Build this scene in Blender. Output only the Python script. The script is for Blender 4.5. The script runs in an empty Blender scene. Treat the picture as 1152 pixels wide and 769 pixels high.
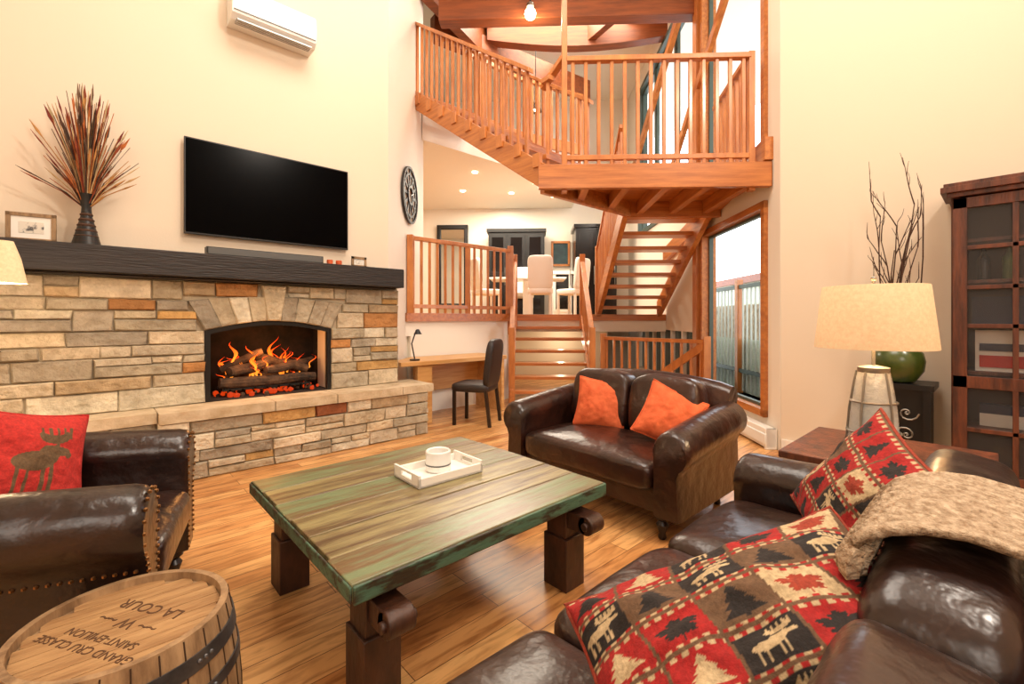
import bpy, math, random, bmesh
from mathutils import Vector, Matrix, noise
random.seed(7)
pi=math.pi
def lin(r,g,b):
    f=lambda c:(c/255/12.92) if c/255<=.04045 else ((c/255+.055)/1.055)**2.4
    return (f(r),f(g),f(b),1)
# ---------------------------------------------------------------- materials
def newmat(name):
    m=bpy.data.materials.new(name); m.use_nodes=True
    return m,m.node_tree.nodes,m.node_tree.links,m.node_tree.nodes['Principled BSDF']
def M(name,col,rough=.5,metal=0,col2=None,scale=5,stretch=(1,1,1),bump=0,bscale=40,bdist=.01,emis=0,ecol=None,coat=0,attr=False,alpha=1,spec=.5,lo=.35,hi=.65,trans=0,crease=0):
    m,N,L,b=newmat(name)
    b.inputs['Roughness'].default_value=rough; b.inputs['Metallic'].default_value=metal
    b.inputs['Base Color'].default_value=col; b.inputs['Coat Weight'].default_value=coat
    b.inputs['Specular IOR Level'].default_value=spec
    b.inputs['Coat Roughness'].default_value=.18
    b.inputs['Transmission Weight'].default_value=trans
    if alpha<1: b.inputs['Alpha'].default_value=alpha
    tc=N.new('ShaderNodeTexCoord'); mp=N.new('ShaderNodeMapping'); mp.inputs['Scale'].default_value=stretch
    L.new(tc.outputs['Object'],mp.inputs['Vector'])
    src=None
    if attr:
        at=N.new('ShaderNodeAttribute'); at.attribute_name='Col'; src=at.outputs['Color']
    if col2 is not None or attr:
        nz=N.new('ShaderNodeTexNoise'); nz.inputs['Scale'].default_value=scale; nz.inputs['Detail'].default_value=7
        nz.inputs['Roughness'].default_value=.65
        L.new(mp.outputs[0],nz.inputs['Vector'])
        rp=N.new('ShaderNodeValToRGB'); rp.color_ramp.elements[0].position=lo; rp.color_ramp.elements[1].position=hi
        if attr:
            rp.color_ramp.elements[0].color=(.62,.6,.57,1); rp.color_ramp.elements[1].color=(1.0,1.0,1.0,1)
            L.new(nz.outputs['Fac'],rp.inputs['Fac'])
            mx=N.new('ShaderNodeMix'); mx.data_type='RGBA'; mx.blend_type='MULTIPLY'; mx.inputs[0].default_value=1
            L.new(src,mx.inputs[6]); L.new(rp.outputs[0],mx.inputs[7]); L.new(mx.outputs[2],b.inputs['Base Color'])
            src=mx.outputs[2]
        else:
            rp.color_ramp.elements[0].color=col2; rp.color_ramp.elements[1].color=col
            L.new(nz.outputs['Fac'],rp.inputs['Fac']); L.new(rp.outputs[0],b.inputs['Base Color']); src=rp.outputs[0]
    if bump:
        n2=N.new('ShaderNodeTexNoise'); n2.inputs['Scale'].default_value=bscale; n2.inputs['Detail'].default_value=4
        L.new(mp.outputs[0],n2.inputs['Vector'])
        bp=N.new('ShaderNodeBump'); bp.inputs['Strength'].default_value=bump; bp.inputs['Distance'].default_value=bdist
        L.new(n2.outputs['Fac'],bp.inputs['Height']); L.new(bp.outputs[0],b.inputs['Normal'])
        if crease:
            n3=N.new('ShaderNodeTexNoise'); n3.inputs['Scale'].default_value=6; n3.inputs['Detail'].default_value=3; n3.inputs['Distortion'].default_value=1.6
            try: n3.noise_type='RIDGED_MULTIFRACTAL'
            except Exception: pass
            L.new(mp.outputs[0],n3.inputs['Vector'])
            b2=N.new('ShaderNodeBump'); b2.invert=True; b2.inputs['Strength'].default_value=crease; b2.inputs['Distance'].default_value=.008
            L.new(n3.outputs['Fac'],b2.inputs['Height']); L.new(bp.outputs[0],b2.inputs['Normal']); L.new(b2.outputs[0],b.inputs['Normal'])
    if emis:
        b.inputs['Emission Strength'].default_value=emis
        if attr: L.new(src,b.inputs['Emission Color'])
        else: b.inputs['Emission Color'].default_value=ecol or col
    return m
plaster=M('plaster_cream',lin(230,214,192),.85,bump=.15,bscale=60,bdist=.003)
plaster_w=M('plaster_white',lin(238,229,214),.85,bump=.1,bscale=60,bdist=.003)
wood=M('fir_wood',lin(208,134,68),.38,col2=lin(166,94,42),scale=3,stretch=(3,3,1.0),coat=.3,lo=.3,hi=.7)
woodx=M('fir_wood_x',lin(204,128,62),.38,col2=lin(154,84,36),scale=3,stretch=(.6,8,8),coat=.3,lo=.3,hi=.7)
woody=M('fir_wood_y',lin(208,134,66),.38,col2=lin(160,88,38),scale=3,stretch=(8,.6,8),coat=.3,lo=.3,hi=.7)
beamw=M('beam_wood',lin(152,80,38),.45,col2=lin(104,52,25),scale=3,stretch=(.6,6,6),lo=.3,hi=.7)
lightwood=M('light_wood',lin(220,172,110),.4,col2=lin(196,142,82),scale=3,stretch=(.6,8,8))
stone_m=M('ledge_stone',(1,1,1,1),.85,attr=True,scale=7,bump=1,bscale=18,bdist=.03,lo=.32,hi=.6)
mortar=M('mortar',lin(184,168,142),.95,bump=.5,bscale=80)
slab_m=M('hearth_slab_stone',lin(216,198,168),.8,col2=lin(182,160,126),scale=5,bump=.7,bscale=16,bdist=.02)
mantel_m=M('mantel_dark_wood',lin(44,36,33),.5,col2=lin(22,18,16),scale=4,stretch=(.7,8,8),bump=.6,bscale=12,bdist=.01)
black=M('black_satin',lin(16,15,15),.4)
blackg=M('black_gloss',lin(5,5,6),.18,spec=.4)
screen_m=M('tv_screen',lin(2,2,3),.2,spec=.04)
white=M('white_paint',lin(240,236,228),.45)
whitep=M('white_plastic',lin(236,236,232),.35)
grey=M('grey_plastic',lin(90,90,88),.5)
railgrey=M('grey_balusters',lin(190,198,190),.5)
leather=M('brown_leather',lin(60,31,21),.32,col2=lin(30,15,11),scale=3.5,bump=.5,bscale=9,bdist=.03,coat=.22,crease=.5)
leather2=M('espresso_leather',lin(52,30,23),.32,col2=lin(25,15,12),scale=3,bump=.5,bscale=8,bdist=.03,coat=.25,crease=.5)
brass=M('nailhead_brass',lin(150,110,70),.35,metal=.9)
darkfoot=M('dark_turned_wood',lin(30,18,13),.35)
fabric_attr=M('woven_tapestry',(1,1,1,1),.9,attr=True,scale=90,bump=.5,bscale=160,bdist=.004)
orange_f=M('rust_orange_fabric',lin(222,108,62),.85,col2=lin(200,86,44),scale=14,bump=.35,bscale=60,bdist=.006)
table_top=M('green_weathered_wood',lin(146,134,90),.4,col2=lin(90,68,42),scale=3,stretch=(.7,7,5),bump=.6,bscale=6,bdist=.008,coat=.3,lo=.38,hi=.6)
table_top2=M('green_weathered_wood_b',lin(112,126,90),.4,col2=lin(108,84,52),scale=3.5,stretch=(.7,6,5),bump=.6,bscale=6,bdist=.008,coat=.3,lo=.42,hi=.6)
table_edge=M('green_edge_wood',lin(76,106,84),.5,col2=lin(52,42,28),scale=6,stretch=(1.4,3,5),bump=.6,bscale=12,bdist=.008,lo=.42,hi=.55)
table_leg=M('dark_rustic_wood',lin(76,44,27),.5,col2=lin(38,22,14),scale=5,stretch=(2,2,.8),bump=.5,bscale=14,bdist=.01)
oak=M('barrel_oak',lin(180,142,96),.5,col2=lin(134,96,58),scale=4,stretch=(1,7,1),bump=.3,bscale=14)
oakstave=M('barrel_stave',lin(174,142,104),.55,col2=lin(116,88,60),scale=6,stretch=(3,3,.6),bump=.3,bscale=14)
oakdark=M('barrel_groove',lin(60,38,22),.7)
galv=M('galvanized_hoop',lin(120,120,122),.4,metal=.85,col2=lin(80,82,86),scale=8)
ink=M('burnt_ink',lin(84,54,30),.8)
cabw=M('cabinet_reclaimed_wood',lin(112,60,37),.45,col2=lin(56,29,20),scale=4,stretch=(5,5,.7),bump=.4,bscale=14)
cabin=M('cabinet_inside',lin(74,48,36),.6)
glass_m=M('cabinet_glass',lin(90,90,90),.04,alpha=.2)
lampglass=M('seeded_glass',lin(220,228,230),.12,trans=.35,alpha=.85,bump=.6,bscale=40)
shade_m=M('linen_shade',lin(228,204,170),.9,emis=.36,ecol=lin(255,200,140),col2=lin(212,184,146),scale=60)
steel=M('brushed_steel',lin(150,148,142),.4,metal=.9)
greenv=M('green_ceramic',lin(84,98,38),.3,col2=lin(50,68,24),scale=5,coat=.4)
twig_m=M('twig_bark',lin(70,44,28),.8)
knit=M('beige_knit',lin(206,184,156),.95,col2=lin(146,120,92),scale=60,bump=1,bscale=80,bdist=.015)
glow_w=M('warm_bulb',lin(255,230,190),.5,emis=20,ecol=lin(255,226,180))
fire_m=M('flame',(1,1,1,1),.9,attr=True,scale=1,emis=1.5)
ember=M('embers',lin(60,20,8),.9,col2=lin(20,8,4),scale=20,emis=.7,ecol=lin(255,70,10))
logm=M('charred_log',lin(100,72,50),.9,col2=lin(22,17,14),scale=8,bump=.8,bscale=20,bdist=.02)
firebrick=M('firebox_brick',lin(44,31,24),.95,col2=lin(18,14,12),scale=7,bump=.6,bscale=15)
teal=M('teal_window_panel',lin(60,94,100),.2,col2=lin(40,66,72),scale=2)
darkframe=M('dark_green_frame',lin(70,86,80),.4)
outgreen=M('exterior_green_siding',lin(216,224,208),.8,col2=lin(188,200,180),scale=3,stretch=(1,1,14))
outstone=M('exterior_stone',lin(220,206,182),.9,col2=lin(160,144,122),scale=8)
deckm=M('deck_boards',lin(170,164,150),.8)
attrm=M('dried_stalks',(1,1,1,1),.8,attr=True,scale=20)
mirror_m=M('mirror_glass',lin(210,215,215),.03,metal=1)
paper=M('paper_print',lin(225,218,205),.7,col2=lin(90,90,92),scale=16,lo=.42,hi=.5)
navy=M('navy_box',lin(30,40,70),.5)
redm=M('red_print',lin(190,44,30),.5)
chairdark=M('desk_chair_leather',lin(38,30,28),.45)
def floor_mat():
    m,N,L,b=newmat('hardwood_floor'); b.inputs['Roughness'].default_value=.36; b.inputs['Coat Weight'].default_value=.12; b.inputs['Coat Roughness'].default_value=.2
    tc=N.new('ShaderNodeTexCoord')
    br=N.new('ShaderNodeTexBrick'); br.offset=.37; br.inputs['Scale'].default_value=1; br.inputs['Brick Width'].default_value=1.3
    br.inputs['Row Height'].default_value=.115; br.inputs['Mortar Size'].default_value=.0018; br.inputs['Bias'].default_value=0
    br.inputs['Color1'].default_value=lin(236,184,120); br.inputs['Color2'].default_value=lin(196,132,74); br.inputs['Mortar'].default_value=lin(104,62,32)
    L.new(tc.outputs['Object'],br.inputs['Vector'])
    mp=N.new('ShaderNodeMapping'); mp.inputs['Scale'].default_value=(1.6,11,1); L.new(tc.outputs['Object'],mp.inputs['Vector'])
    nz=N.new('ShaderNodeTexNoise'); nz.inputs['Scale'].default_value=2.6; nz.inputs['Detail'].default_value=9; nz.inputs['Distortion'].default_value=.9
    L.new(mp.outputs[0],nz.inputs['Vector'])
    rp=N.new('ShaderNodeValToRGB'); rp.color_ramp.elements[0].position=.33; rp.color_ramp.elements[1].position=.56
    rp.color_ramp.elements[0].color=(.56,.46,.38,1); rp.color_ramp.elements[1].color=(1,1,1,1)
    L.new(nz.outputs['Fac'],rp.inputs['Fac'])
    mx=N.new('ShaderNodeMix'); mx.data_type='RGBA'; mx.blend_type='MULTIPLY'; mx.inputs[0].default_value=1
    L.new(br.outputs['Color'],mx.inputs[6]); L.new(rp.outputs[0],mx.inputs[7]); L.new(mx.outputs[2],b.inputs['Base Color'])
    return m
floor_m=floor_mat()
# ---------------------------------------------------------------- mesh builder
class MB:
    def __init__(s): s.v=[];s.f=[];s.m=[];s.mats=[];s.c=[];s.cur=(1,1,1,1);s.T=None
    def mi(s,mat):
        if mat not in s.mats: s.mats.append(mat)
        return s.mats.index(mat)
    def add(s,vs,fs,mat,cols=None):
        o=len(s.v); i=s.mi(mat)
        for k,v in enumerate(vs):
            v=Vector(v)
            if s.T is not None: v=s.T@v
            s.v.append(v); s.c.append(cols[k] if cols else s.cur)
        for f in fs: s.f.append([o+j for j in f]); s.m.append(i)
    def box(s,x0,x1,y0,y1,z0,z1,mat):
        s.add([(x0,y0,z0),(x1,y0,z0),(x1,y1,z0),(x0,y1,z0),(x0,y0,z1),(x1,y0,z1),(x1,y1,z1),(x0,y1,z1)],
              [(0,3,2,1),(4,5,6,7),(0,1,5,4),(1,2,6,5),(2,3,7,6),(3,0,4,7)],mat)
    def beam(s,p0,p1,w,h,mat,plumb=False):
        p0=Vector(p0);p1=Vector(p1);d=(p1-p0).normalized()
        up=Vector((0,0,1))
        if abs(d.z)>.98: up=Vector((0,1,0))
        r=d.cross(up).normalized()
        u=r.cross(d).normalized() if not plumb else Vector((0,0,1))
        vs=[]
        for p in (p0,p1):
            for a,b in ((-1,-1),(1,-1),(1,1),(-1,1)): vs.append(p+r*a*w/2+u*b*h/2)
        s.add(vs,[(0,1,2,3),(7,6,5,4),(0,4,5,1),(1,5,6,2),(2,6,7,3),(3,7,4,0)],mat)
    def cyl(s,p0,p1,r0,r1,mat,n=16,cols=None):
        p0=Vector(p0);p1=Vector(p1);d=(p1-p0).normalized()
        up=Vector((0,0,1)) if abs(d.z)<.9 else Vector((1,0,0))
        r=d.cross(up).normalized();u=r.cross(d)
        vs=[]
        for p,rr in((p0,r0),(p1,r1)):
            for i in range(n):
                a=2*pi*i/n; vs.append(p+(r*math.cos(a)+u*math.sin(a))*rr)
        fs=[(i,(i+1)%n,n+(i+1)%n,n+i) for i in range(n)]+[tuple(range(n))[::-1],tuple(range(n,2*n))]
        s.add(vs,fs,mat)
    def tube(s,pts,rs,mat,n=6):
        pts=[Vector(p) for p in pts]; secs=[]
        for k,p in enumerate(pts):
            d=(pts[min(k+1,len(pts)-1)]-pts[max(k-1,0)]).normalized()
            up=Vector((0,0,1)) if abs(d.z)<.9 else Vector((1,0,0))
            r=d.cross(up).normalized();u=r.cross(d); rr=rs[k] if isinstance(rs,(list,tuple)) else rs
            secs.append([p+(r*math.cos(2*pi*i/n)+u*math.sin(2*pi*i/n))*rr for i in range(n)])
        s.sweep(secs,mat)
    def sweep(s,secs,mat,caps=True,closed=True):
        n=len(secs[0]); vs=[p for q in secs for p in q]; fs=[]
        for k in range(len(secs)-1):
            for i in range(n if closed else n-1):
                j=(i+1)%n; fs.append((k*n+i,k*n+j,(k+1)*n+j,(k+1)*n+i))
        if caps: fs+= [tuple(range(n))[::-1],tuple(range((len(secs)-1)*n,len(secs)*n))]
        s.add(vs,fs,mat)
    def lathe(s,prof,c,mat,n=32,cap=True):
        c=Vector(c); secs=[[c+Vector((r*math.cos(2*pi*i/n),r*math.sin(2*pi*i/n),z)) for i in range(n)] for r,z in prof]
        s.sweep(secs,mat,caps=cap)
    def prism(s,poly,z0,z1,mat,f=None):
        f=f or (lambda x,y,z:(x,y,z)); n=len(poly)
        vs=[f(x,y,z0) for x,y in poly]+[f(x,y,z1) for x,y in poly]
        s.add(vs,[tuple(range(n))[::-1],tuple(range(n,2*n))]+[(i,(i+1)%n,n+(i+1)%n,n+i) for i in range(n)],mat)
    def ball(s,c,r,mat,n=10,sc=(1,1,1)):
        c=Vector(c); secs=[]
        for k in range(n//2+1):
            ph=-pi/2+pi*k/(n//2); rr=max(math.cos(ph),.02)*r
            secs.append([c+Vector((rr*math.cos(2*pi*i/n)*sc[0],rr*math.sin(2*pi*i/n)*sc[1],r*math.sin(ph)*sc[2])) for i in range(n)])
        s.sweep(secs,mat)
    def sell(s,c,sz,mat,e1=.45,e2=.35,nu=40,nv=18,R=None,sag=0,wr=0):
        c=Vector(c); pw=lambda t,e: math.copysign(abs(t)**e,t); secs=[]
        for k in range(nv+1):
            ph=-pi/2+pi*k/nv; cz=max(math.cos(ph),.01); row=[]
            for i in range(nu):
                th=2*pi*i/nu
                p=Vector((sz[0]/2*pw(cz,e1)*pw(math.cos(th),e2),sz[1]/2*pw(cz,e1)*pw(math.sin(th),e2),sz[2]/2*pw(math.sin(ph),e1)))
                if p.z>0: p.z*=1+sag*(1-(2*p.x/sz[0])**2)*(1-(2*p.y/sz[1])**2)
                if wr: 
                    q=noise.noise_vector((p+c)*7); p+=q*wr
                if R is not None: p=R@p
                row.append(c+p)
            secs.append(row)
        s.sweep(secs,mat)
    def build(s,name,loc=(0,0,0),rz=0,bevel=0,ang=35,sub=0,parent=None,rot=None,solid=0):
        me=bpy.data.meshes.new(name); me.from_pydata([tuple(v) for v in s.v],[],s.f)
        for m in s.mats: me.materials.append(m)
        me.polygons.foreach_set('material_index',s.m)
        ca=me.color_attributes.new('Col','FLOAT_COLOR','POINT')
        ca.data.foreach_set('color',[x for c in s.c for x in (tuple(c)+(1,))[:4]])
        bm=bmesh.new(); bm.from_mesh(me); bmesh.ops.recalc_face_normals(bm,faces=bm.faces); bm.to_mesh(me); bm.free()
        me.polygons.foreach_set('use_smooth',[True]*len(me.polygons))
        me.set_sharp_from_angle(angle=math.radians(ang))
        ob=bpy.data.objects.new(name,me); bpy.context.scene.collection.objects.link(ob)
        ob.location=loc; ob.rotation_euler=rot if rot else (0,0,rz)
        if bevel:
            b=ob.modifiers.new('bevel','BEVEL'); b.width=bevel; b.segments=2; b.limit_method='ANGLE'; b.angle_limit=math.radians(40)
        if sub:
            d=ob.modifiers.new('sub','SUBSURF'); d.levels=sub; d.render_levels=sub
        if parent: ob.parent=parent
        return ob
K=math.sqrt(.5)
def QP(q,p,z=0): return Vector(((p+q)*K,(p-q)*K,z))
RQ=-pi/4
H=1.25
# ---------------------------------------------------------------- room shell
m=MB(); m.box(-3.2,9.5,-3.2,9.5,-.12,0,floor_m); m.build('floor')
open_a0,open_a1=.70,1.76
def notch(x0,x1,zb,zt,spring,rise):
    pts=[(x0,zb),(open_a0,zb),(open_a0,spring)]
    for i in range(1,12):
        t=i/12; pts.append((open_a0+(open_a1-open_a0)*t,spring+rise*math.sin(pi*t)))
    pts+=[(open_a1,spring),(open_a1,zb),(x1,zb),(x1,zt),(x0,zt)]
    return pts
m=MB(); m.prism(notch(-3.2,2.47,0,6.5,1.15,.08),4.75,4.95,plaster,lambda x,z,y:(x,y,z)); m.build('wall_fireplace')
m=MB(); m.prism([(-1.612,5.105),(-1.612,6.8),(-1.80,6.8),(-1.80,5.2),(-1.75,5.11)],0,6.5,plaster_w); m.build('wall_alcove_side',rz=RQ)
m=MB()
m.box(2.35,2.5,4.38,4.6,0,6.5,plaster_w); m.box(2.35,2.5,4.6,6.3,0,.27,plaster_w); m.box(2.35,2.5,4.6,6.3,2.42,2.85,plaster_w)
m.box(2.35,2.5,4.6,6.3,6.2,6.5,plaster_w)
m.box(2.35,2.5,6.3,6.5,0,6.5,plaster_w); m.box(2.35,2.5,6.5,6.6,0,3.0,plaster_w)
m.box(2.35,2.5,6.6,11,0,.22,plaster_w); m.box(2.35,2.5,6.6,11,1.05,3.0,plaster_w)
m.box(2.35,2.5,6.5,9.9,6.1,6.5,plaster_w); m.box(2.35,2.5,9.9,11,3.0,6.5,plaster_w); m.box(2.35,2.5,10,11,.22,1.05,plaster_w)
m.build('wall_window',rz=RQ)
m=MB(); m.box(4.76,4.95,-3.2,1.43,0,6.5,plaster); m.build('wall_right')
m=MB(); m.box(-3.2,-3.0,-3.2,4.75,0,6.5,plaster); m.build('wall_left')
m=MB(); m.box(-3.0,4.76,-3.2,-3.0,0,6.5,plaster); m.build('wall_rear')
m=MB(); m.box(-5,2.5,11,11.2,0,6.5,plaster_w); m.build('wall_back',rz=RQ)
m=MB(); m.box(-5.1,-5,6.8,11.2,0,6.5,plaster_w); m.box(-5,-1.8,6.7,6.8,0,6.5,plaster_w); m.build('wall_kitchen',rz=RQ)
m=MB(); m.box(-3.2,12,-3.2,12,6.5,6.6,plaster_w); m.build('ceiling')
m=MB()
poly=[(-1.61,5.82),(-.32,7.106),(-.32,8.0),(2.35,8.0),(2.35,11),(-5,11),(-5,6.8),(-1.61,6.8)]
m.prism(poly,1.02,1.28,plaster_w); m.prism(poly,1.28,1.30,floor_m)
m.build('floor_kitchen',rz=RQ)
m=MB()
def edge(p0,p1,z,h=.11,t=.05):
    m.beam((p0[0],p0[1],z-h/2+.02),(p1[0],p1[1],z-h/2+.02),t,h,woodx)
edge((-1.60,5.80),(-.30,7.09),1.3); edge((-.31,7.08),(-.31,7.98),1.3); edge((-.3,7.98),(2.34,7.98),1.3)
m.build('trim_1',rz=RQ)
m=MB(); m.box(3.05,4.80,5.25,5.33,0,1.02,plaster_w); m.build('wall_desk')
m=MB(); m.box(-.4,-.32,7.15,9.6,0,1.02,plaster_w); m.box(-.4,1.6,9.5,9.6,0,1.02,plaster); m.build('wall_understair',rz=RQ)
m=MB(); m.prism([(-1.6,6.69),(-.2,8.09),(1.0,8.8),(1.0,11),(-5,11),(-5,6.81),(-1.6,6.81)],3.9,4.5,plaster_w); m.build('floor_upper',rz=RQ)
m=MB()
for a,b in (((-1.0,7.27),(-.2,8.07)),((-.2,8.07),(1.0,8.78))):
    m.beam((a[0],a[1]-.02,4.46),(b[0],b[1]-.02,4.46),.05,.2,wood)
    m.beam((a[0],a[1],5.5),(b[0],b[1],5.5),.07,.06,wood)
    n=int((Vector(b)-Vector(a)).length/.13)
    for i in range(n+1):
        t=i/n; x=a[0]+(b[0]-a[0])*t; y=a[1]+(b[1]-a[1])*t; m.beam((x,y,4.5),(x,y,5.48),.035,.035,wood)
m.build('railing_upper_gallery',rz=RQ)
# ---------------------------------------------------------------- windows
def window(name,p0,p1,z0,z1,fr,muls=(),bars=(),w=.07):
    m=MB()
    m.box(2.31,2.5,p0,p1,z0,z0+w,fr);m.box(2.31,2.5,p0,p1,z1-w,z1,fr);m.box(2.31,2.5,p0,p0+w,z0,z1,fr);m.box(2.31,2.5,p1-w,p1,z0,z1,fr)
    for q in muls: m.box(2.38,2.44,q-w/2,q+w/2,z0,z1,fr)
    for q in bars: m.box(2.38,2.44,p0,p1,q-w/2,q+w/2,fr)
    for (a,b) in zip([p0+w]+[q+w/2 for q in muls],[q-w/2 for q in muls]+[p1-w]):
        t=.03; m.box(2.4,2.45,a,b,z0+w,z0+w+t,darkframe);m.box(2.4,2.45,a,b,z1-w-t,z1-w,darkframe);m.box(2.4,2.45,a,a+t,z0+w,z1-w,darkframe);m.box(2.4,2.45,b-t,b,z0+w,z1-w,darkframe)
    return m.build(name,rz=RQ)
window('window_1',4.6,6.3,.27,2.42,woody,())
window('window_2',4.6,6.3,2.85,6.2,woody,(),())
window('window_3',6.5,9.9,3.0,6.1,darkframe,(7.6,8.8),(),.08)
m=MB()
for i in range(6): m.box(2.42,2.46,6.65+i*.56,7.15+i*.56,.22,1.05,teal); m.box(2.36,2.48,6.6+i*.56,6.66+i*.56,.22,1.05,white)
m.build('window_4',rz=RQ)
m=MB()
m.beam((2.31,4.5,2.9),(2.31,7.9,2.32),.08,.22,woody,True)
m.beam((2.3,4.62,5.6),(2.3,7.6,3.6),.06,.13,woody,True)
m.beam((2.31,6.4,0.3),(2.31,6.4,6.4),.08,.14,wood)
m.beam((2.3,6.6,6.15),(2.3,10.9,4.3),.08,.16,woody,True)
m.build('trim_2',rz=RQ)
m=MB(); m.box(2.24,2.34,4.42,5.7,.02,.2,white); m.box(2.225,2.245,4.42,5.7,.05,.15,whitep); m.box(2.235,2.345,4.42,4.45,.0,.2,white);m.box(2.235,2.345,5.67,5.7,.0,.2,white)
m.build('baseboard_heater',rz=RQ,bevel=.006)
m=MB(); m.box(4.735,4.757,-2.9,1.42,0,.12,white); m.build('baseboard_right')
# exterior
m=MB(); m.box(2.52,9,4.5,16,-.1,.0,deckm); m.build('deck_exterior',rz=RQ)
m=MB()
for z in (.35,1.75): m.box(3.5,3.56,4.9,11,z,z+.06,darkframe)
for i in range(44): m.box(3.52,3.545,4.9+i*.14,4.92+i*.14,.05,1.78,railgrey)
for i in range(5): m.box(3.48,3.58,5+i*1.4,5.1+i*1.4,0,1.9,wood)
m.build('deck_railing',rz=RQ)
m=MB(); m.box(6.5,6.7,6,18,0,2.3,outgreen); m.box(6.3,6.8,6,18,2.3,2.5,beamw)
m.box(3.62,3.66,4.9,14,0,.9,outgreen); m.box(3.9,5.0,7.6,16,0,1.5,outstone)
m.build('neighbor_building',rz=RQ)
# ---------------------------------------------------------------- stairs
def rail(m,a,b,h,mt=wood,step=.13,th=.035,base=0,bottom=False):
    a=Vector(a);b=Vector(b);up=Vector((0,0,h))
    m.beam(a+up,b+up,.075,.05,mt,True)
    if bottom: m.beam(a+Vector((0,0,.09)),b+Vector((0,0,.09)),.05,.05,mt,True)
    L=(Vector((b.x,b.y))-Vector((a.x,a.y))).length; n=max(1,round(L/step))
    for i in range(n):
        p=a.lerp(b,(i+.5)/n); m.beam(p+Vector((0,0,base)),p+up,th,th,mt)
m=MB()
for i in range(1,7):
    p=6.68+(i-1)*.2; z=i*.186
    m.box(-.24,.87,p,p+.26,z-.045,z,woodx)
for q in (-.27,.90):
    m.beam((q,6.62,.06),(q,7.97,1.24),.06,.30,woody,True)
    m.beam((q,6.68,0),(q,6.68,1.12),.09,.09,wood); m.beam((q,7.93,1.1),(q,7.93,2.36),.09,.09,wood)
    rail(m,(q,6.70,.12),(q,7.93,1.32),.93)
m.build('staircase_lower',rz=RQ,bevel=.004)
m=MB()
rail(m,(-1.58,5.86,1.32),(-.32,7.11,1.32),.98,bottom=True); m.beam((-1.56,5.88,1.3),(-1.56,5.88,2.34),.08,.08,wood); m.beam((-.31,7.12,1.0),(-.31,7.12,2.38),.09,.09,wood)
m.beam((-.9,6.54,1.3),(-.9,6.54,2.3),.07,.07,wood)
rail(m,(-.31,7.15,1.32),(-.31,7.88,1.32),.98,bottom=True)
m.build('railing_kitchen',rz=RQ,bevel=.004)
m=MB()
rail(m,(1.12,7.05,0),(2.26,5.95,0),.95,bottom=True)
for q,p in ((1.12,7.05),(2.26,5.95)): m.beam((q,p,0),(q,p,1.02),.09,.09,wood)
m.beam((2.24,5.97,.9),(1.75,5.97+.5,.4),.06,.1,wood)
m.build('railing_stairwell',rz=RQ,bevel=.004)
m=MB(); n=8
for i in range(1,n+1):
    z=1.3+i*1.45/9; p=8.0-(i-.5)*2.25/9
    m.box(1.22,2.2,p-.15,p+.13,z-.05,z,woodx)
for q in (1.19,2.23):
    m.beam((q,8.0,1.40),(q,5.72,2.68),.07,.28,woody,True)
rail(m,(1.17,7.9,1.5),(1.17,5.85,2.75),.95)
m.beam((1.17,7.93,1.3),(1.17,7.93,2.5),.09,.09,wood)
m.build('staircase_middle',rz=RQ,bevel=.004)
m=MB()
lp=[(.10,4.555),(2.34,4.555),(2.34,5.755),(1.3,5.755)]
m.prism(lp,2.69,2.75,woodx)
m.box(.08,2.34,4.50,4.56,2.53,2.77,woodx)
m.beam((.12,4.60,2.62),(1.3,5.78,2.62),.06,.22,woody)
for q in (.55,.95,1.35,1.75,2.15):
    m.box(q-.04,q+.04,4.56,min(5.7,4.48+q+.0),2.54,2.69,woody)
m.box(1.2,2.34,5.68,5.76,2.5,2.69,woodx)
m.build('landing_platform',rz=RQ,bevel=.004)
m=MB()
rail(m,(.36,4.57,2.76),(2.16,4.57,2.76),1.07,bottom=True,step=.125)
m.beam((2.17,4.57,2.5),(2.17,4.57,3.87),.06,.06,wood)
m.beam((.34,4.57,2.5),(.34,4.57,6.5),.055,.055,wood)
m.beam((.34,4.57,3.86),(.13,4.83,3.68),.075,.05,wood)
rail(m,(.22,4.66,2.76),(.14,4.76,2.76),.95)
m.beam((2.16,4.57,3.83),(2.28,5.7,3.83),.075,.05,wood)
for i in range(8): m.beam((2.18+i*.012,4.7+i*.13,2.76),(2.18+i*.012,4.7+i*.13,3.8),.035,.035,wood)
m.build('railing_landing',rz=RQ,bevel=.004)
m=MB()
for i in range(1,10):
    y=3.17+(i-1)*.29; z=2.75+i*.18
    m.box(3.40,4.38,y,y+.31,z-.05,z,woodx)
    m.box(3.32,3.37,y+.02,y+.12,z-.14,z-.0,wood)
for x in (3.37,4.40):
    m.beam((x,3.13,2.66),(x,5.84,4.46),.06,.27,woody,True)
    rail(m,(x,3.36,2.84),(x,5.80,4.52),1.0,step=.125)
m.beam((3.37,5.8,4.4),(3.37,5.8,5.7),.09,.09,wood)
m.build('staircase_upper',bevel=.004)
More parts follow.
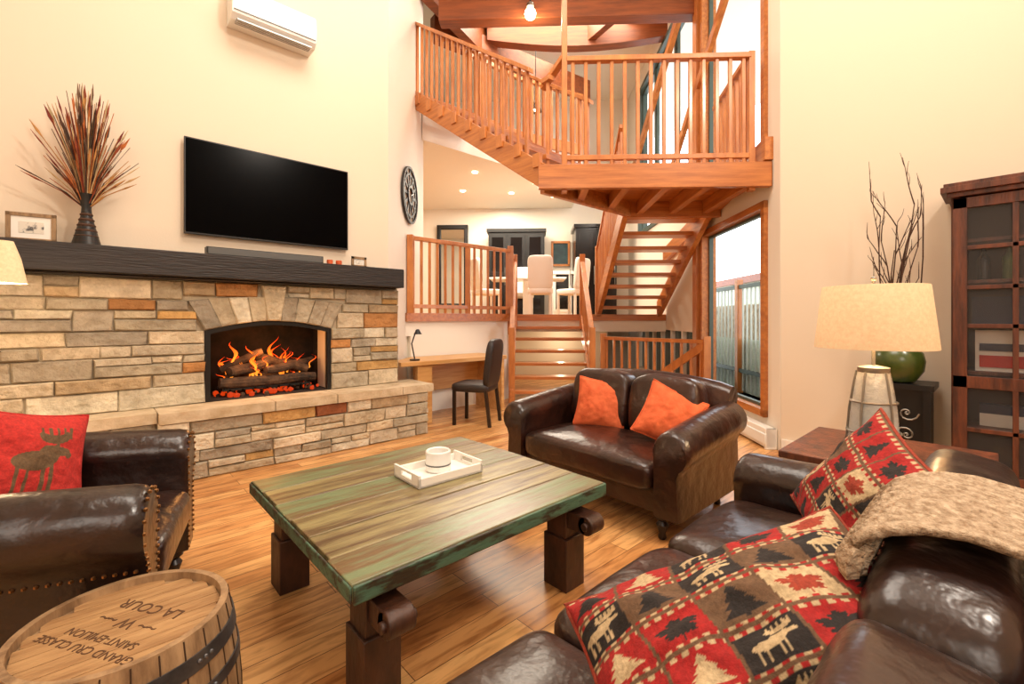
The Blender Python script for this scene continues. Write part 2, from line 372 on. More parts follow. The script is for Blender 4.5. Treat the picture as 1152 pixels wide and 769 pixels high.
# ceiling beams
m=MB(); m.box(-1.3,2.35,6.4,6.6,5.47,5.87,beamw); m.build('ceiling_beam',rz=RQ,bevel=.01)
m=MB(); pts=[(-.75,6.45),(-.75,6.1)]+[(-.75+3.1*t/8,6.1-.14*math.sin(pi*t/8)) for t in range(1,8)]+[(2.35,6.1),(2.35,6.45)]
m.prism(pts,7.9,8.1,beamw,lambda x,z,y:(x,y,z)); m.build('ceiling_beam',rz=RQ)
m=MB(); m.beam((-1.62,6.35,6.15),(-.7,8.4,6.15),.16,.5,beamw); m.beam((-1.6,7.4,6.0),(1.2,9.6,6.0),.16,.4,beamw); m.beam((1.9,6.5,6.2),(1.0,8,6.2),.12,.3,beamw); m.build('ceiling_beam',rz=RQ)
m=MB()
for i in range(9): m.box(-1.6+i*.16,-1.45+i*.16,5.4,8.4,6.42,6.46,beamw)
m.build('ceiling_board_panel',rz=RQ)
m=MB(); m.cyl((.0,6.3,5.62),(.0,6.3,6.5),.012,.012,black); m.lathe([(.02,.12),(.05,.1),(.055,.05),(.03,.04)],(.0,6.3,5.50),steel); m.ball((.0,6.3,5.46),.08,glow_w,16)
m.build('pendant_light',rz=RQ)
m=MB(); m.cyl((.1,8.4,5.2),(.1,8.4,6.5),.008,.008,black); m.lathe([(.02,.12),(.1,.0),(.11,-.04)],(.1,8.4,5.1),black,cap=False); m.ball((.1,8.4,5.1),.04,glow_w); m.build('pendant_light',rz=RQ)
# ---------------------------------------------------------------- stone fireplace
PAL=[(206,188,156),(188,174,148),(216,200,172),(180,166,142),(198,172,134),(168,156,136),(220,208,182),(208,190,160),(192,136,80),(160,92,52),(206,162,100)]
WT=[6,6,6,5,4,4,5,6,1.8,1.9,2]
def stone(m,u0,u1,w0,w1,place,quad=None,pro=0):
    c=random.choices(PAL,WT)[0]
    if quad: c=random.choice(PAL[:8])
    k=random.uniform(.9,1.06); c=lin(*[min(255,x*k) for x in c]); m.cur=c
    g=.003; d=random.uniform(.02,.042)+pro; ins=.008
    j=lambda s=.006: random.uniform(-s,s)
    Q=quad or [(u0+g,w0+g),(u1-g,w0+g),(u1-g,w1-g),(u0+g,w1-g)]
    cx=sum(q[0] for q in Q)/4; cz=sum(q[1] for q in Q)/4
    Q=[(a+j(),b+j(.004)) for a,b in Q]
    I=[(a+math.copysign(ins,cx-a)+j(.003),b+math.copysign(ins,cz-b)+j(.003)) for a,b in Q]
    vs=[place(a,b,0) for a,b in Q]+[place(a,b,d-.012) for a,b in Q]+[place(a,b,d+j(.006)) for a,b in I]
    fs=[(0,1,5,4),(1,2,6,5),(2,3,7,6),(3,0,4,7),(4,5,9,8),(5,6,10,9),(6,7,11,10),(7,4,8,11),(8,9,10,11)]
    m.add(vs,fs,stone_m); m.cur=(1,1,1,1)
def stonerow(m,u0,u1,w0,w1,place):
    u=u0
    while u<u1-.001:
        L=random.uniform(.18,.55)
        if u1-(u+L)<.12: L=u1-u
        if w1-w0>.12 and random.random()<.4:
            s=w0+(w1-w0)*random.uniform(.35,.65); stone(m,u,u+L,w0,s,place)
            t=u+L*random.uniform(.35,.65)
            if L>.35: stone(m,u,t,s,w1,place); stone(m,t,u+L,s,w1,place)
            else: stone(m,u,u+L,s,w1,place)
        else: stone(m,u,u+L,w0,w1,place)
        u+=L
m=MB()
m.prism(notch(-1.6,2.5,0,1.6,1.15,.08),4.6,4.75,mortar,lambda x,z,y:(x,y,z))
pl=lambda u,z,d:(u,4.6-d,z)
rows=[.54,.70,.80,.95,1.04,1.15,1.31,1.40,1.56]
for a,b in zip(rows,rows[1:]):
    if b<=1.16: iv=[(-1.6,.70),(1.76,2.5)]
    elif a<1.45: iv=[(-1.6,.66-(a-1.1)*.35),(1.80+(a-1.1)*.35,2.5)]
    if a>=1.39: iv=[(-1.6,.55),(1.91,2.5)]
    for u0,u1 in iv: stonerow(m,u0,u1,a,b,pl)
stonerow(m,.55,1.1,1.44,1.56,pl); stonerow(m,1.36,1.91,1.44,1.56,pl)
nv=9
def inn(t): return (open_a0+(open_a1-open_a0)*t,1.15+.08*math.sin(pi*t))
def out(t): return (.58+(1.88-.58)*t,1.40+.05*math.sin(pi*t))
for i in range(nv):
    t0,t1=i/nv,(i+1)/nv
    if i==4: stone(m,0,0,0,0,pl,[inn(t0),inn(t1),(1.335,1.55),(1.125,1.55)],.03)
    else: stone(m,0,0,0,0,pl,[inn(t0),inn(t1),out(t1),out(t0)],.01)
pr=lambda u,z,d:(2.5+d*.5,u,z)
for a,b in zip(rows,rows[1:]): stonerow(m,4.6,4.78,a,b,pr)
m.box(-1.6,.36,4.36,4.6,0,.46,mortar); m.box(.36,2.66,4.28,4.6,0,.46,mortar)
hr=[0,.13,.22,.35,.46]
for a,b in zip(hr,hr[1:]):
    stonerow(m,-1.6,.36,a,b,lambda u,z,d:(u,4.36-d,z)); stonerow(m,.36,2.68,a,b,lambda u,z,d:(u,4.28-d,z))
    stonerow(m,4.26,4.74,a,b,lambda u,z,d:(2.66+d,u,z))
u=-1.6
while u<2.72:
    L=random.uniform(.5,.8); 
    if 2.74-(u+L)<.3: L=2.74-u
    f=4.30 if u+L*.5<.36 else 4.22
    m.box(u+.003,u+L-.003,f+random.uniform(0,.015),4.62,.46,.54,slab_m); u+=L
m.box(2.5,2.74,4.6,4.74,.0,.54,slab_m)
m.box(.60,.695,4.64,5.15,.5,1.3,firebrick); m.box(1.765,1.86,4.64,5.15,.5,1.3,firebrick); m.box(.60,1.86,5.1,5.2,.5,1.3,firebrick); m.box(.60,1.86,4.72,5.15,1.24,1.34,firebrick); m.box(.71,1.75,4.58,5.15,.48,.545,firebrick)
for x in(.70,1.72):
    m.box(x,x+.04,4.58,4.62,.54,1.16,black)
for i in range(11):
    t0,t1=i/12,(i+1)/12; a=inn(t0);b=inn(t1+(1/12 if i==10 else 0)); m.beam((a[0],4.6,a[1]-.02),(b[0],4.6,b[1]-.02),.03,.04,black)
m.build('stone_fireplace',ang=25)
m=MB(); m.box(-1.6,2.49,4.42,4.745,1.58,1.78,mantel_m); m.box(-1.6,2.42,4.47,4.745,1.562,1.58,mantel_m); m.build('mantel_shelf',bevel=.012)
m=MB()
for i in range(7): m.box(.9+i*.1,.915+i*.1,4.7,4.95,.60,.615,black)
m.box(.85,1.6,4.70,4.715,.60,.62,black); m.box(.85,1.6,4.93,4.945,.60,.62,black)
for x in (.9,1.55): 
    for y in (4.71,4.93): m.box(x,x+.015,y,y+.015,.545,.7,black)
def log(a,b,r):
    a=Vector(a);b=Vector(b); k=[a.lerp(b,t/5)+noise.noise_vector(a*3+Vector((t,0,0)))*.015 for t in range(6)]
    m.tube(k,[r*.9,r,r*1.05,r,r*.95,r*.85],logm,10)
log((.82,4.72,.67),(1.66,4.74,.67),.05); log((.9,4.9,.68),(1.6,4.88,.70),.055); log((.9,4.74,.76),(1.35,4.9,.83),.05); log((1.6,4.75,.75),(1.15,4.92,.88),.045); log((1.2,4.70,.76),(1.68,4.86,.82),.04); log((.86,4.86,.78),(1.2,4.8,.95),.035)
for i in range(90): m.ball((random.uniform(.82,1.66),random.uniform(4.64,4.95),.555+random.uniform(0,.03)),random.uniform(.012,.03),ember if random.random()<.6 else logm,6)
m.build('fire_logs')
m=MB()
for i in range(46):
    x=random.uniform(.84,1.62); y=random.uniform(4.74,4.98); h=random.choice([.06,.08,.11,.14,.18,.26])*random.uniform(.8,1.15); z=random.uniform(.66,.82); w=random.uniform(.008,.022); an=random.uniform(0,pi); ph=random.uniform(0,6); ln=random.uniform(-.3,.3)
    for an2 in (an,an+pi/2):
        vs=[];cols=[];fs=[]
        for k in range(13):
            t=k/12; ww=w*math.sin(pi*min(1,t*.8+.15))*(1-t)**.5*(1+.35*math.sin(ph*3+t*9)); cx=x+.05*math.sin(ph+t*7)*t+ln*h*t; cy=y
            c=(1,.36*(1-t)**1.3+.05,.04*(1-t)**2+.004,1)
            for s in(-1,1): vs.append((cx+s*ww*math.cos(an2),cy+s*ww*math.sin(an2),z+h*t)); cols.append(c)
        for k in range(12): fs.append((2*k,2*k+1,2*k+3,2*k+2))
        m.add(vs,fs,fire_m,cols)
m.build('fire_flames')
# ---------------------------------------------------------------- TV, soundbar, AC, mantel things
m=MB(); m.box(.57,1.98,4.69,4.72,1.97,2.79,black); m.box(.58,1.97,4.687,4.692,1.985,2.78,screen_m); m.box(.9,1.65,4.70,4.748,2.1,2.6,black); m.build('television',bevel=.004)
m=MB(); m.box(.70,1.655,4.5,4.60,1.782,1.852,black); m.box(.71,1.645,4.495,4.5,1.79,1.845,grey); m.build('soundbar',bevel=.01)
m=MB()
prof=[(4.748,3.87),(4.58,3.87),(4.53,3.91),(4.52,4.0),(4.53,4.13),(4.56,4.17),(4.748,4.17)]
m.sweep([[Vector((x,y,z)) for y,z in prof] for x in (.89,1.6)],whitep); m.box(.93,1.56,4.545,4.64,3.864,3.872,grey)
for i in range(4): m.box(.93,1.56,4.535+.025*i,4.54+.025*i,3.855,3.87,whitep)
m.box(.9,1.59,4.515,4.525,3.93,3.934,grey); m.build('air_conditioner',bevel=.006)
m=MB(); base=Vector((-.03,4.58,1.782))
m.lathe([(.085,0),(.08,.02),(.055,.12),(.032,.22),(.028,.28),(.05,.38)],base,black,20)
for k in range(6): m.lathe([(.075-.008*k,0.02+k*.04),(.078-.008*k,.03+k*.04),(.07-.008*k,.04+k*.04)],base,twig_m,20)
SC=[(150,70,36),(196,110,50),(90,56,36),(220,188,140),(124,44,28),(66,48,36),(206,150,84),(200,176,136),(110,80,56)]
for i in range(240):
    a=random.uniform(0,2*pi); sp=random.uniform(.02,.38)*random.uniform(.45,1); hh=random.uniform(.55,1.2)*(1-.25*(sp/.36))
    m.cur=lin(*random.choice(SC)); tip=base+Vector((sp*math.cos(a),sp*math.sin(a)*.42-.03,hh)); st=base+Vector((.015*math.cos(a),.015*math.sin(a),.28))
    mid=st.lerp(tip,.5)-Vector((math.cos(a),math.sin(a)*.4,0))*sp*.12
    m.tube([st,mid,tip],[.004,.0035,.002],attrm,4)
    if random.random()<.45:
        d=(tip-mid).normalized(); m.tube([tip-d*.12,tip-d*.06,tip+d*.02],[.001,random.uniform(.005,.011),.001],attrm,5)
m.cur=(1,1,1,1); m.build('dried_flower_vase')
def pframe(name,c,w,h,rz,fm=oakstave,tilt=0):
    m=MB(); t=.025; m.box(-w/2,w/2,-.01,.01,0,t,fm);m.box(-w/2,w/2,-.01,.01,h-t,h,fm);m.box(-w/2,-w/2+t,-.01,.01,0,h,fm);m.box(w/2-t,w/2,-.01,.01,0,h,fm)
    m.box(-w/2+t,w/2-t,-.002,.004,t,h-t,white); m.box(-w/4,w/4,-.004,-.002,h*.3,h*.7,paper); m.box(-.02,.02,.01,.05,0,h*.6,black)
    return m.build(name,loc=c,rz=rz,bevel=.003)
pframe('picture_frame',(-.31,4.60,1.782),.25,.2,-.15)
pframe('picture_frame',(2.05,4.58,1.782),.16,.11,0)
m=MB()
for x in (1.74,1.83): m.lathe([(.025,0),(.03,.03),(.028,.05)],(x,4.56,1.782),orange_f,14)
m.build('tealight_holders')
m=MB(); c=Vector((-.37,3.86,1.57)); m.lathe([(.04,.12),(.07,0.02),(.095,-.12)],(0,0,0),shade_m,24,False); m.ball((0,0,-.08),.04,glow_w)
m.T=None; m.cyl((-.02,0,.12),(-.3,.05,.1),.01,.01,brass); m.cyl((-.3,.05,.14),(-.3,.05,-1.55),.012,.012,brass); m.lathe([(.13,0),(.13,.02),(.02,.035)],(-.3,.05,-1.568),brass)
m.build('floor_lamp',loc=c,rot=(0,0,-.2))
m=MB(); c=(-1.60,5.95,2.87)
m.T=Matrix.Translation(c)@Matrix.Rotation(pi/2,4,'Y')
for r,h in((.36,.03),(.28,.02),(.12,.03)):
    n=40; secs=[]
    for i in range(n): 
        a=2*pi*i/n; d=Vector((math.cos(a),math.sin(a),0)); secs.append([d*(r-.02),d*(r+.01),d*(r+.01)+Vector((0,0,h)),d*(r-.02)+Vector((0,0,h))])
    secs.append(secs[0]); m.sweep(secs,mantel_m,False)
for i in range(12):
    a=2*pi*i/12; d=Vector((math.cos(a),math.sin(a),0)); m.beam(d*.12+Vector((0,0,.012)),d*.35+Vector((0,0,.012)),.035,.014,mantel_m)
m.lathe([(.345,.002),(.345,.006)],(0,0,0),oakstave,40); m.beam((0,0,.03),(.18,.05,.03),.012,.006,black); m.beam((0,0,.03),(-.05,.12,.03),.012,.006,black)
m.build('round_clock',rz=RQ)
# ---------------------------------------------------------------- desk + chair
m=MB(); m.prism([(2.56,4.62),(4.15,4.6),(4.15,5.22),(3.0,5.22),(2.58,4.82)],.70,.75,lightwood)
m.box(2.8,3.0,4.66,4.72,0,.7,lightwood); m.box(4.08,4.13,4.63,5.2,0,.7,lightwood); m.box(3.05,4.1,5.15,5.2,.3,.7,lightwood); m.build('desk',bevel=.005)
m=MB()
m.sell((0,0,.44),(.46,.48,.11),chairdark); m.sell((0,-.23,.72),(.46,.09,.58),chairdark,R=Matrix.Rotation(.12,3,'X'))
for x in(-.19,.19):
    m.beam((x,.19,0),(x,.19,.42),.035,.035,darkfoot); m.beam((x,-.25,0),(x,-.2,.42),.035,.035,darkfoot)
m.build('desk_chair',loc=QP(-.66,5.45,0),rz=pi/4-.25)
m=MB(); m.lathe([(.06,0),(.06,.015),(.01,.02)],(0,0,0),black); m.tube([(0,0,.01),(-.03,.02,.2),(.02,0,.36)],.008,black); m.lathe([(.015,.06),(.05,0)],(.04,0,.31),black,16,False)
m.build('desk_lamp',loc=(2.82,4.76,.751))
# ---------------------------------------------------------------- kitchen
def dchair(q,p,rz):
    m=MB(); m.sell((0,0,.45),(.46,.46,.12),white,e1=.3,e2=.25); m.sell((0,-.22,.78),(.46,.08,.62),white,e1=.3,e2=.25,R=Matrix.Rotation(.1,3,'X'))
    for x in(-.19,.19):
        for y in(-.19,.19): m.beam((x,y,0),(x,y,.42),.04,.04,white)
    m.build('dining_chair',loc=QP(q,p,1.301),rz=rz)
dchair(-.85,8.75,RQ-pi/2+.5); dchair(.18,8.45,RQ); dchair(.80,8.75,RQ+.9); dchair(-.15,9.9,RQ+pi)
m=MB(); m.box(-.75,.75,-.42,.42,.72,.75,white); m.box(-.1,.1,-.1,.1,.03,.72,white); m.box(-.35,.35,-.25,.25,0,.03,white); m.build('dining_table',loc=QP(-.05,9.25,1.301),rz=RQ,bevel=.01)
def carcass(name,q0,q1,p0,p1,z1,mt,doors=2):
    m=MB(); m.box(q0,q1,p0,p1,1.301,z1,mt); m.box(q0-.04,q1+.04,p0-.04,p1,z1,z1+.08,mt); w=(q1-q0)/doors
    for i in range(doors):
        a=q0+i*w+.02;b=q0+(i+1)*w-.02
        for z in ((1.4,2.2),(2.25,z1-.05)):
            m.box(a,b,p0-.02,p0,z[0],z[1],mt); m.box(a+.06,b-.06,p0-.026,p0-.018,z[0]+.06,z[1]-.06,blackg)
        m.box(b-.03,b-.02,p0-.05,p0-.02,2.0,2.4,steel)
    m.build(name,rz=RQ,bevel=.006)
carcass('armoire',-.95,.32,10.3,10.9,3.2,black,3)
carcass('refrigerator',1.0,1.9,10.1,10.9,3.25,blackg,2)
carcass('kitchen_cabinet',.5,.95,10.4,10.9,2.25,white,1)
m=MB(); q0,q1,p=-2.25,-1.5,10.93
for a in((q0,q0+.09,1.5,3.5),(q1-.09,q1,1.5,3.5),(q0,q1,1.5,1.6),(q0,q1,3.4,3.5)): m.box(a[0],a[1],p-.05,p+.04,a[2],a[3],black)
m.box(q0+.09,q1-.09,p-.01,p+.02,1.6,3.4,mirror_m); m.build('standing_mirror',rz=RQ,bevel=.01)
m=MB(); 
for a in((.5,.55,2.5,3.1),(.9,.95,2.5,3.1),(.5,.95,2.5,2.55),(.5,.95,3.05,3.1)): m.box(a[0],a[1],10.93,10.99,a[2],a[3],wood)
m.box(.55,.9,10.97,10.99,2.55,3.05,teal); m.build('window_5',rz=RQ)
m=MB()
for q,p in((-1,8.2),(.1,8.9),(-.4,9.6),(.5,9.9),(-1.4,9.4),(.8,9.2)): m.cyl((q,p,3.885),(q,p,3.899),.05,.05,glow_w)
m.build('recessed_downlights',rz=RQ)
# ---------------------------------------------------------------- sofas
def arm(m,xin,sg,y0,y1,h0,h1,mat,r=.11,base=.12,nails=True,w=.15):
    def prof(h):
        P=[(0,base),(0,h-.22),(-.005,h-r)]
        cx,cz=w*.65,h-r
        for k in range(0,13):
            a=math.radians(172-k*19); P.append((cx+(r if a<pi*.5 else r*1.0)*math.cos(a),cz+r*math.sin(a)))
        P+=[(w*.92,h-2*r-.03),(w,base)]
        return P
    ys=[y0,y0+.03]+[y0+(y1-y0)*t for t in(.2,.4,.6,.8)]+[y1-.05,y1-.02,y1]
    secs=[]
    for k,y in enumerate(ys):
        t=(y-y0)/(y1-y0); h=h0+(h1-h0)*(t**1.3); P=prof(h); s={0:.9,len(ys)-1:.9,len(ys)-2:.975}.get(k,1)
        mx=w*.55; mz=(base+h)/2
        secs.append([Vector((xin+sg*(mx+(px-mx)*s),y,mz+(pz-mz)*(s if pz>mz else 1))) for px,pz in P])
    m.sweep(secs,mat)
    if nails:
        P=prof(h1); pts=[Vector((xin+sg*(w*.55+(px-w*.55)*.86),y1+.001,(base+h1)/2+(pz-(base+h1)/2)*.94)) for px,pz in P]
        for a,b in zip(pts,pts[1:]):
            L=(b-a).length; n=max(1,int(L/.024))
            for i in range(n): m.ball(a.lerp(b,i/n),.0075,brass,6)
        for i in range(int((y1-y0)/.026)):
            y=y1-.03-i*.026; t=(y-y0)/(y1-y0); h=h0+(h1-h0)*t
            m.ball((xin+sg*(w*.94),y,h-2*r-.025),.0075,brass,6)
def back(m,x0,x1,yb,hb,mat,lean=.1,base=.14,curve=0,r=.075,nails=False):
    secs=[]; n=14
    for k in range(n+1):
        t=k/n; x=x0+(x1-x0)*t; h=hb+curve*(1-(2*t-1)**2)
        P=[(.16,base),(.16,.4),(.10,h-.16)]; cy,cz=0.0,h-r
        for q in range(11):
            a=math.radians(20+q*20); P.append((cy+r*math.cos(a)*1.1,cz+r*math.sin(a)))
        P+=[(-.02,h-.25),(.02,base)]
        s=.9 if k in(0,n) else 1
        secs.append([Vector((x,yb+.07+(py-.05)*s,pz*(1 if s==1 else .985))) for py,pz in P])
    m.sweep(secs,mat)
def foot(m,x,y,h=.14,r=.035):
    m.lathe([(r*.5,0),(r*.7,.01),(r*.55,h*.25),(r*1.0,h*.6),(r*.6,h*.75),(r*1.1,h*.85),(r*1.1,h)],(x,y,0),darkfoot,14)
def sofa(name,L,D,seat,ah0,ah1,bh,ns,mat,loc,rz,curve=0,armw=.16,nb=None,fh=.14,ct=.2,nails=True,r=.11,bt=.22):
    m=MB(); y0,y1=-D/2,D/2; aw=armw; xi=L/2-aw-.02; nb=nb or ns
    m.box(-xi,xi,y0+.08,y1-.05,fh,seat-ct*.8,mat)
    arm(m,xi,1,y0+.06,y1,ah0,ah1,mat,base=fh,nails=nails,w=aw,r=r); arm(m,-xi,-1,y0+.06,y1,ah0,ah1,mat,base=fh,nails=nails,w=aw,r=r)
    back(m,-xi-.1,xi+.1,y0,bh,mat,base=fh,curve=curve)
    w=2*xi/ns
    for i in range(ns):
        cx=-xi+w*(i+.5)
        m.sell((cx,(y0+.26+y1+.02)/2,seat-ct/2),(w-.006,y1+.02-y0-.26,ct),mat,e1=.42,e2=.2,sag=.22,wr=.008,nu=56,nv=22)
    w=2*xi/nb
    for i in range(nb):
        cx=-xi+w*(i+.5)
        m.sell((cx,y0+.25,(seat+bh)/2-.0),(w-.004,bt,bh-seat+.10),mat,e1=.5,e2=.35,R=Matrix.Rotation(.16,3,'X'),wr=.01,nu=48,nv=22)
    for x in(-xi-.03,xi+.03):
        for y in(y0+.12,y1-.06): foot(m,x,y,fh)
    return m.build(name,loc=loc,rz=rz,bevel=0,ang=50)
sofa('leather_sofa',2.24,1.0,.46,.64,.62,.78,3,leather2,(1.22,.345,0),0,nails=False,r=.12)
sofa('leather_loveseat',1.42,.9,.44,.70,.62,.80,1,leather,(2.77,1.88,0),pi/2,curve=.05,nb=2,nails=False)
sofa('leather_armchair',1.0,.92,.47,.75,.70,.84,1,leather2,(-.19,2.46,0),math.radians(-105),nails=True,r=.12)
# ---------------------------------------------------------------- pillows
def moose(s,t):
    e=lambda cx,cy,rx,ry:((s-cx)/rx)**2+((t-cy)/ry)**2<1
    if e(.42,.48,.24,.12) or e(.58,.55,.13,.13) or e(.76,.60,.11,.055) or e(.84,.56,.05,.045) or e(.68,.6,.07,.09): return True
    for a in(.22,.33,.52,.61):
        if a<s<a+.045 and .12<t<.5: return True
    if e(.66,.80,.2,.10) and not(e(.66,.90,.15,.09)) : return True
    if .5<s<.88 and .76<t<.92 and math.sin(s*75)>.3: return True
    if abs(s-.70)<.02 and .62<t<.8: return True
    return False
def tree(s,t):
    if .06<t<.16 and abs(s-.5)<.04: return True
    if not .15<t<.93: return False
    k=(t-.15)/.78; tier=(k*4)%1; return abs(s-.5)<.24*(1-k)+.1*(1-tier)*(1-.6*k)
def leaf(s,t):
    x=s-.5;y=t-.48;a=math.atan2(x,y);r=math.hypot(x,y)
    return r<.38*(.45+.35*abs(math.cos(2.5*a))+.2*abs(math.cos(7.5*a))) or (abs(x)<.02 and -.45<y<0)
RED,TAN,CH,BRN,RUST=lin(172,32,30),lin(206,182,142),lin(44,38,36),lin(112,84,60),lin(160,60,38)
def tapestry(u,v,seed=0,N=4):
    x=(u+1)/2*N+.15*math.sin(3*v); y=(v+1)/2*N; x=max(0,x); i,j=int(min(x,N-1e-6)),int(min(y,N-1e-6)); s,t=x-i,y-j
    k=(i*3+j*4+seed+(i*j)%3)%6
    bd=min(s,1-s,t,1-t)
    bg,fg,fn=[(RED,CH,tree),(TAN,RUST,leaf),(CH,TAN,moose),(RED,CH,leaf),(RED,TAN,tree),(BRN,CH,tree)][k]
    if bd<.03: return BRN
    if t>.88 or t<.10: return RED if math.sin(s*30)>0 else TAN
    return fg if fn(s,(t-.1)/.78) else bg
def redmoose(u,v):
    s,t=(u+1)/2,(v+1)/2
    return lin(110,84,56) if moose((s-.12)/.76,(t-.1)/.8) else lin(200,48,40)
def pillow(name,w,h,T,loc,rot,fn,mat,N=90,wr=.012):
    m=MB()
    for sd in(1,-1):
        vs=[];cols=[]
        for j in range(N+1):
            for i in range(N+1):
                u=2*i/N-1;v=2*j/N-1
                x=w/2*u*(1-.09*math.cos(pi*v/2)**1); z=h/2*v*(1-.09*math.cos(pi*u/2))
                th=T/2*max(0,(1-u**4)*(1-v**4))**.5*(.55+.45*(1-u*u)*(1-v*v)+.0)
                q=noise.noise(Vector((u*2.2,v*2.2,sd*3+w*9)))*wr+noise.noise(Vector((u*6,v*6,sd*5)))*wr*.4
                vs.append((x,sd*(th+q*min(1,th*30)),z)); cols.append(fn(u,v) if fn else (1,1,1,1))
        fs=[(j*(N+1)+i,j*(N+1)+i+1,(j+1)*(N+1)+i+1,(j+1)*(N+1)+i) for j in range(N) for i in range(N)]
        m.add(vs,fs,mat,cols)
    e=[];
    for k in range(4):
        for i in range(20):
            t=2*i/20-1; u,v=[(t,-1),(1,t),(-t,1),(-1,-t)][k]; e.append(Vector((w/2*u*(1-.09*math.cos(pi*v/2)),0,h/2*v*(1-.09*math.cos(pi*u/2)))))
    e.append(e[0]); m.cur=RUST if (fn and fn is not redmoose) else (lin(190,36,32) if fn else (1,1,1,1)); m.tube(e,.006,mat,6)
    return m.build(name,loc=loc,rot=[math.radians(a) for a in rot],ang=60)
pillow('patterned_pillow',.46,.44,.18,(1.73,.30,.70),(32,-18,30),tapestry,fabric_attr,N=140)
pillow('patterned_pillow',.66,.42,.24,(.92,.33,.63),(-72,-21,-44),lambda u,v:tapestry(u,v,2,5),fabric_attr,N=180,wr=.024)
pillow('orange_pillow',.38,.38,.16,(2.84,2.08,.60),(18,-6,118),None,orange_f,N=40)
pillow('orange_pillow',.38,.38,.16,(2.80,1.50,.60),(-24,24,-62),None,orange_f,N=40)
pillow('moose_pillow',.42,.42,.16,(-.19,2.60,.68),(-18,16,34),redmoose,fabric_attr,N=130)
# throw blanket over sofa back
m=MB(); prof=[(-.20,.5),(-.205,.68),(-.19,.78),(-.12,.83),(-.03,.855),(.03,.868),(.08,.872),(.12,.866),(.15,.85),(.17,.825)]
secs=[]
for k in range(49):
    t=k/48; x=1.0+.40*t; o=.006*math.sin(k*1.1)
    secs.append([Vector((x+(.17-y)*.5+.008*math.sin(y*40),y+o+.012,z+o*.8+.008)) for y,z in prof])
m.sweep(secs,knit,False,False)
for k in range(0,49,1):
    p=secs[k][-1]; m.tube([p,p+Vector((-.004,.008,-.02)),p+Vector((.003,.010,-.04))],.004,knit,4)
ob=m.build('throw_blanket'); s=ob.modifiers.new('s','SOLIDIFY'); s.thickness=.014; s.offset=1
# ---------------------------------------------------------------- coffee table
m=MB(); cx,cy=1.165,1.85; W,D=1.23,1.14
n=6
for i in range(n):
    y=-D/2+D*i/n; m.box(-W/2+random.uniform(0,.012),W/2-random.uniform(0,.012),y+.0015,y+D/n-.0015,.428,.48+random.uniform(-.0015,.0015),table_top2 if i in(0,3,5) else table_top)
m.box(-W/2+.03,W/2-.03,-D/2+.03,D/2-.03,.415,.44,table_leg)
for y in (-D/2-.004,D/2+.004): m.box(-W/2+.004,W/2-.004,y-.006,y+.006,.42,.476,table_edge)
for x in (-W/2-.001,W/2+.001): m.box(x-.004,x+.004,-D/2,D/2,.425,.474,table_edge)
for y in(-.43,.43): m.box(-W/2+.12,W/2-.12,y-.03,y+.03,.34,.42,table_leg)
for x in(-.48,.48):
    m.box(x-.045,x+.045,-D/2-.02,D/2+.02,.29,.37,table_leg)
    for sy in(-1,1):
        m.cyl((x-.045,sy*(D/2+.02),.33),(x+.045,sy*(D/2+.02),.33),.042,.042,table_leg,18)
        m.cyl((x-.06,sy*(D/2+.025),.33),(x+.06,sy*(D/2+.025),.33),.018,.018,table_leg,12)
        m.box(x-.065,x+.065,sy*.43-.07,sy*.43+.07,0,.24,table_leg); m.box(x-.055,x+.055,sy*.43-.06,sy*.43+.06,.24,.42,table_leg)
    m.box(x-.04,x+.04,-.4,.4,.37,.42,table_leg)
m.build('coffee_table',loc=(cx,cy,0),bevel=.006)
m=MB(); w,d=.36,.24
m.box(-w/2,w/2,-d/2,d/2,0,.012,white)
for a in((-w/2,w/2,-d/2,-d/2+.012),(-w/2,w/2,d/2-.012,d/2)): m.box(*a,.0,.045,white)
for sx in(-1,1):
    x=sx*(w/2-.006)
    m.box(x-.006,x+.006,-d/2,-.05,0,.06,white);m.box(x-.006,x+.006,.05,d/2,0,.06,white);m.box(x-.006,x+.006,-.05,.05,0,.025,white);m.box(x-.006,x+.006,-.05,.05,.048,.06,white)
m.build('serving_tray',loc=(1.26,1.90,.482),rz=-.02,bevel=.002)
m=MB(); m.lathe([(.055,0),(.062,.005),(.062,.095),(.057,.10),(.05,.095),(.05,.012),(.01,.01)],(0,0,0),whitep,28); m.lathe([(.063,.03),(.0635,.031),(.0635,.036),(.063,.037)],(0,0,0),grey,28,False)
m.build('ceramic_candle_jar',loc=(1.27,1.92,.495))
# ---------------------------------------------------------------- barrel
m=MB(); R0=.235; hb=.45
def rb(z): return R0+.035*(1-((z-.12)/.33)**2) if z>0 else R0
pf=[(rb(z),z) for z in [0,.05,.12,.2,.28,.34,.40,.44,.45]]
m.lathe(pf+[(R0-.018,.45),(R0-.02,.425),(.001,.425)],(0,0,0),oakstave,48)
for i in range(8):
    y=-.21+i*.053; L=math.sqrt(max(0,.213**2-(y+.026)**2)); m.box(-L,L,y+.001,y+.052,.424,.43,oak)
for z0,z1 in((.05,.085),(.28,.31),(.36,.40)):
    m.lathe([(rb(z0)+.0005,z0),(rb(z0)+.004,z0),(rb(z1)+.004,z1),(rb(z1)+.0005,z1)],(0,0,0),galv,48,False)
for i in range(28):
    a=2*pi*i/28; d=Vector((math.cos(a),math.sin(a),0)); m.tube([d*(rb(z)+.0006)+Vector((0,0,z)) for z in(.0,.1,.2,.3,.38,.445)],.0018,oakdark,4)
for z in(.295,.38):
    for i in range(3):
        a=.2+i*.07; m.ball((math.cos(a-1.2)*(rb(z)+.004),math.sin(a-1.2)*(rb(z)+.004),z),.006,galv,8)
bar=m.build('wine_barrel_table',loc=(.065,1.60,0),ang=30)
